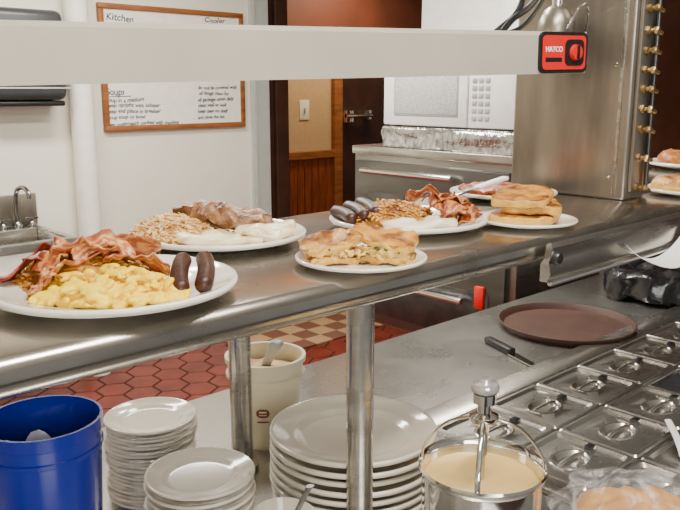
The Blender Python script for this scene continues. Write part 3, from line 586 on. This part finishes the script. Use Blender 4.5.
# plate A
cA = pl(117,282,.144,'large white plate of scrambled eggs, bacon and sausage nearest the camera')
bm = NB(); R = random.Random(3)
for i in range(230):
    r = math.sqrt(R.random()); a = R.random()*6.283; u,v = .088*r*math.cos(a), .052*r*math.sin(a); hh = .036*(1-r*r*.8)
    q = pp(cA,.008+u,-.045+v,R.uniform(.4,1.1)*hh+.003); bmesh.ops.create_icosphere(bm, subdivisions=2, radius=R.uniform(.004,.010), matrix=Matrix.Translation(q)@Matrix.Rotation(R.random()*3,4,'Z')@Matrix.Rotation(R.uniform(-.7,.7),4,'X')@Matrix.Diagonal((R.uniform(.9,2.1),R.uniform(.6,1.1),R.uniform(.4,.65),1)))
puck(bm,pp(cA,.008,-.045,0.001),.080,.046,.023,2,.004,2,prof=DOME,rot=UR)
o = obj('scrambled_eggs', bm, egg, origin=pp(cA,.012,-.045,0)); md = o.modifiers.new('fuse','REMESH'); md.mode = 'VOXEL'; md.voxel_size = .0012; md.use_smooth_shade = True
md = o.modifiers.new('soften','SMOOTH'); md.iterations = 5; md.factor = .5
tag(o,'fluffy yellow scrambled eggs on the nearest plate','eggs',kind='stuff')
bm = NB(); puck(bm,pp(cA,-.045,.03,.002),.08,.055,.034,2,.004,4,prof=DOME,rot=UR); shreds(bm,pp(cA,-.045,.03,.002),.092,.066,.036,480,.018,.0022,5)
tag(obj('hash_browns', bm, hashm, origin=pp(cA,-.045,.03,0)),'golden shredded hash browns beneath the bacon on the nearest plate','hash browns',kind='stuff')
B_ = [('dark red bacon strip at the left edge of the nearest plate',(-.135,-.01,.022),(-.045,.02,.034),.032,3,bac2,1,.2),
('dark red bacon strip lying second from the left on the nearest plate',(-.120,.025,.030),(-.03,.055,.040),.032,3,bac2,2,.2),
('pink bacon strip stretched along the left side of the scrambled eggs',(-.085,-.05,.018),(-.02,.02,.044),.036,2,bac1,3,.4),
('pink curled bacon strip at the top of the pile on the nearest plate',(-.050,-.005,.046),(.015,.035,.048),.036,2,bac1,4,-.4),
('bacon strip directly behind the scrambled eggs',(-.015,-.002,.040),(.062,.015,.034),.032,3,bac1,5,.6),
('bacon strip standing up at the back of the nearest plate',(-.055,.05,.044),(.040,.065,.042),.034,2,bac1,6,.8),
('short bacon piece crossing over the hash browns on the nearest plate',(-.085,-.02,.032),(-.055,.045,.048),.030,3,bac3,7,-.3),
('small bacon end at the foot of the pile left of the eggs',(-.082,-.065,.014),(-.050,-.03,.030),.030,2,bac1,8,.3),
('crisp bacon strip lying across the middle of the pile on the nearest plate',(-.075,.005,.042),(.005,.010,.050),.032,3,bac1,9,.5)]
for l,a,b,w,wv,m_,sd,tl in B_: bacon(l,cA,a,b,w,wv,.009,sd,tl,m_,'bacon strips on the nearest plate')
sausage('left dark sausage link on the nearest plate',cA,(.088,-.055,.013),(.076,.030,.036),.0108,-.004,grp='sausage links on the nearest plate')
sausage('right dark sausage link on the nearest plate',cA,(.110,-.045,.015),(.098,.038,.036),.0108,.004,grp='sausage links on the nearest plate')
# plate B
cB = pl(221,232,.138,'large white plate of steak, eggs and hash browns at the back left')
bm = NB(); puck(bm,pp(cB,-.075,.0,.002),.058,.080,.034,2,.005,6,prof=DOME,rot=UR); shreds(bm,pp(cB,-.075,.0,.002),.066,.09,.036,800,.020,.0017,8,.7); shreds(bm,pp(cB,-.045,.05,.002),.06,.05,.042,300,.020,.0017,9,.7)
tag(obj('hash_browns', bm, hashp, origin=pp(cB,-.07,0,0)),'pale shredded hash browns beside the meat on the back left plate','hash browns',kind='stuff')
bm = NB(); puck(bm,pp(cB,.0,.030,.018),.084,.036,.034,2.3,.0055,3,rot=UR+.05,tilt=(-.1,.18),prof=LOAF,ns=55,fold=-.005,seg=80)
tag(obj('breaded_steak', bm, steakm, origin=pp(cB,0,.035,0)),'long lumpy brown steak at the back of the back left plate','meat')
for l,u,v,h_,rx,ry,hh,sd in (('folded fried egg in front of the steak on the back left plate',.008,-.05,.004,.072,.050,.013,1),('smaller fried egg at the right of the steak on the back left plate',.074,-.005,.008,.048,.058,.014,2)):
    bm = NB(); puck(bm,pp(cB,u,v,h_),rx,ry,hh,2.2,.0045,sd,rot=UR,prof=SOFT,ns=34,fold=.006); tag(obj('fried_egg', bm, eggwhite, origin=pp(cB,u,v,0)),l,'egg','fried eggs on the back left plate')
# plate C
cC = pl(408,218,.142,'large white plate with sausage links, bacon and a fried egg in the middle')
bm = NB(); puck(bm,pp(cC,-.030,.0,.002),.07,.065,.036,2,.004,9,prof=DOME,rot=UR); shreds(bm,pp(cC,-.030,.0,.002),.080,.085,.038,760,.020,.0017,11,.7)
tag(obj('hash_browns', bm, hashm, origin=pp(cC,-.03,.02,0)),'golden hash browns between sausage links and bacon on the middle plate','hash browns',kind='stuff')
sausage('left dark sausage link on the middle plate',cC,(-.100,-.06,.018),(-.135,.02,.022),.0115,.004,grp='sausage links on the middle plate')
sausage('middle dark sausage link on the middle plate',cC,(-.078,-.055,.022),(-.112,.03,.030),.0115,.004,grp='sausage links on the middle plate')
sausage('right dark sausage link on the middle plate',cC,(-.058,-.05,.027),(-.090,.035,.036),.0115,.004,grp='sausage links on the middle plate')
bm = NB(); puck(bm,pp(cC,.015,-.075,.006),.064,.042,.014,2.2,.0045,5,rot=UR,prof=SOFT,ns=32,fold=.005); tag(obj('fried_egg', bm, eggplain, origin=pp(cC,.02,-.075,0)),'white fried egg at the front of the middle plate','egg')
B_ = [('bacon strip at the far right edge of the middle plate',(.080,-.070,.014),(.122,.01,.026),.034,3,21,.3),('wide bacon strip second from the right on the middle plate',(.060,-.060,.022),(.105,.03,.034),.036,3,22,-.2),
('bacon strip beside the hash browns on the middle plate',(.030,-.03,.032),(.085,.05,.042),.034,3,23,.4),('bacon strip lying across the top of the bacon pile on the middle plate',(.025,.005,.044),(.110,-.015,.036),.032,3,24,.3),('bacon strip folded at the back of the middle plate',(.0,.05,.036),(.095,.06,.040),.032,3,25,.6),('bacon strip drooping to the plate rim right of the fried egg',(.055,-.075,.022),(.118,-.045,.020),.032,3,26,.2),('bacon strip buried in the middle of the pile on the middle plate',(.045,-.04,.036),(.10,.045,.044),.034,3,27,-.3)]
for l,a,b,w,wv,sd,tl in B_: bacon(l,cC,a,b,w,wv,.008,sd,tl,bac3,'bacon strips on the middle plate')
# plate D : two cut halves of filled toast, cut faces toward the front
cD = pl(361,252,.094,'small white plate of folded golden toast at the front of the shelf')
for l,u,v,h_,rx,ry,hh,rot,tl,sd in (('lower golden half of the left filled toast on the small front plate',-.034,-.018,.003,.040,.062,.009,.35,(0,.0),1),('browned upper half of the left filled toast on the small front plate',-.036,-.016,.019,.042,.060,.010,.42,(.20,-.16),2),
  ('lower golden half of the right filled toast on the small front plate',.034,-.014,.003,.040,.060,.009,-.30,(0,0),3),('browned upper half of the right filled toast on the small front plate',.028,-.010,.024,.046,.058,.010,-.38,(.22,.16),4)):
    bm = NB(); puck(bm,pp(cD,u,v,h_),rx,ry,hh,3.4,.0030,sd,rot=UR+rot,tilt=tl,ns=60,fold=.007 if sd in (2,4) else 0,half=True,seg=64,prof=SOFT); tag(obj('toast_slice', bm, toastb, origin=pp(cD,u,v,0)),l,'toast','filled toast halves on the small front plate')
for u,rot,sd in ((-.034,.35,7),(.034,-.30,8)):
    bm = NB(); puck(bm,pp(cD,u,-.014,.010),.038,.054,.014,4,.0035,sd,rot=UR+rot,prof=LOAF,ns=70,half=True); shreds(bm,pp(cD,u,-.014,.010),.036,.010,.010,26,.014,.0034,sd+12)
    tag(obj('toast_filling', bm, filling, origin=pp(cD,u,0,0)),'chunky yellow filling showing at the cut face of the %s toast half' % ('left' if u < 0 else 'right'),'filling',kind='stuff')
bm = NB(); R = random.Random(5)
for i in range(10):
    q = pp(cD,R.uniform(-.06,.065),R.uniform(-.026,-.018),R.uniform(.014,.024)); tube(bm,[q,q+Vector((R.uniform(-.006,.006),R.uniform(-.006,.006),.002))],.0018,5)
tag(obj('herb_flecks', bm, green, origin=cD),'dark green herb pieces in the filled toast','herbs',kind='stuff')
# plate E
cE = pl(527,215,.091,'small white plate with thick golden toast in front of the steel cabinet')
for k,(l,u,v,h_,rx,ry,hh,rot,tl) in enumerate((('lowest golden toast slice on the small plate by the steel cabinet',-.006,-.004,.003,.062,.056,.018,.35,(0,.0)),('middle golden toast slice leaning on the small plate by the steel cabinet',.006,.004,.022,.058,.054,.016,.62,(.02,.05)),('topmost browned toast slice on the small plate by the steel cabinet',-.010,.0,.040,.058,.051,.015,.42,(.10,-.06)))):
    bm = NB(); puck(bm,pp(cE,u,v,h_),rx,ry,hh,5,.0018,k+20,rot=rot,tilt=tl,ns=55,fold=.003 if k else 0,seg=72,prof=FLAT); tag(obj('toast_slice', bm, toastb, origin=pp(cE,u,v,0)),l,'toast','toast slices by the steel cabinet')
# plate F
cF = pl(503,190,.122,'white plate of sauced pancake at the back beside the steel cabinet')
bm = NB(); puck(bm,pp(cF,-.005,.0,.003),.095,.088,.012,2,.003,31); tag(obj('pancake', bm, pancake, origin=cF),'wide browned pancake on the rearmost plate','pancake')
bm = NB(); puck(bm,pp(cF,-.028,-.015,.014),.078,.072,.012,2.2,.004,33,prof=LOAF,ns=60); tag(obj('red_sauce', bm, sauce, origin=pp(cF,-.03,-.01,.018)),'red sauce spread over the pancake on the rearmost plate','sauce',kind='stuff')
bm = NB(); puck(bm,pp(cF,.052,-.03,.015),.045,.04,.008,2.2,.003,34,prof=SOFT,fold=.004); tag(obj('pancake_piece', bm, toastb, origin=pp(cF,.045,-.03,.018)),'golden pancake piece at the right of the red sauce','pancake')
a = onZ(444,199,SZ+.03); b = onZ(506,178,SZ+.055); t = thing('table_knife','white handled table knife resting on the rearmost plate','knife',a); d = b-a; L = d.length
t.rotation_euler = (0,-math.asin(d.z/L),math.atan2(d.y,d.x))
bm = NB(); box(bm,0,L*.5,-.008,.008,-.002,.003,.002); obj('blade', bm, chrome, t)
bm = NB(); box(bm,L*.5,L,-.009,.009,-.004,.005,.004,3); obj('handle', bm, whitep, t)
# plates G, H beyond the cabinet
cG = pl(694,187,.11,'white plate with golden toast just right of the steel cabinet')
bm = NB(); puck(bm,pp(cG,-.02,0,.003),.07,.07,.035,3,.004,41,prof=LOAF); tag(obj('toast_slice', bm, toastb, origin=cG),'golden toast on the plate right of the steel cabinet','toast')
cH = pl(696,163,.15,'white plate with browned food farthest along the shelf')
bm = NB(); puck(bm,pp(cH,-.02,0,.003),.10,.09,.045,2.2,.006,43,prof=LOAF); tag(obj('pancake', bm, pancake, origin=cH),'browned pancake on the farthest plate at the right edge','pancake')
# ------------------------------------------------------------------ lights
def area(name, loc, size, sy, e, col=(1,1,1), rot=(0,0,0)):
    l = bpy.data.lights.new(name,'AREA'); l.shape = 'RECTANGLE'; l.size = size; l.size_y = sy; l.energy = e; l.color = col
    o = bpy.data.objects.new(name, l); COL.objects.link(o); o.location = loc; o.rotation_euler = rot; return o
area('ceiling_light_front',(.7,.25,2.66),1.3,.3,46,(1,.95,.85))
area('ceiling_light_middle',(2.1,1.9,2.66),1.3,.3,60,(1,.95,.85))
area('ceiling_light_back',(1.3,3.0,2.66),1.6,.3,80,(1,.96,.87))
area('hall_light',(4.8,4.75,2.66),.8,.3,34,(1,.80,.56))
o = area('fill_light',(-.6,-1.6,1.9),1.4,1.0,42,(1,.97,.90)); d = Vector((1.0,1.2,1.2))-o.location; o.rotation_euler = d.to_track_quat('-Z','Y').to_euler()  # added fill lamp behind the camera to lift the counter, no window there
w = bpy.data.worlds.new('world'); bpy.context.scene.world = w; w.use_nodes = True; w.node_tree.nodes['Background'].inputs[0].default_value = (1,.98,.92,1); w.node_tree.nodes['Background'].inputs[1].default_value = .28
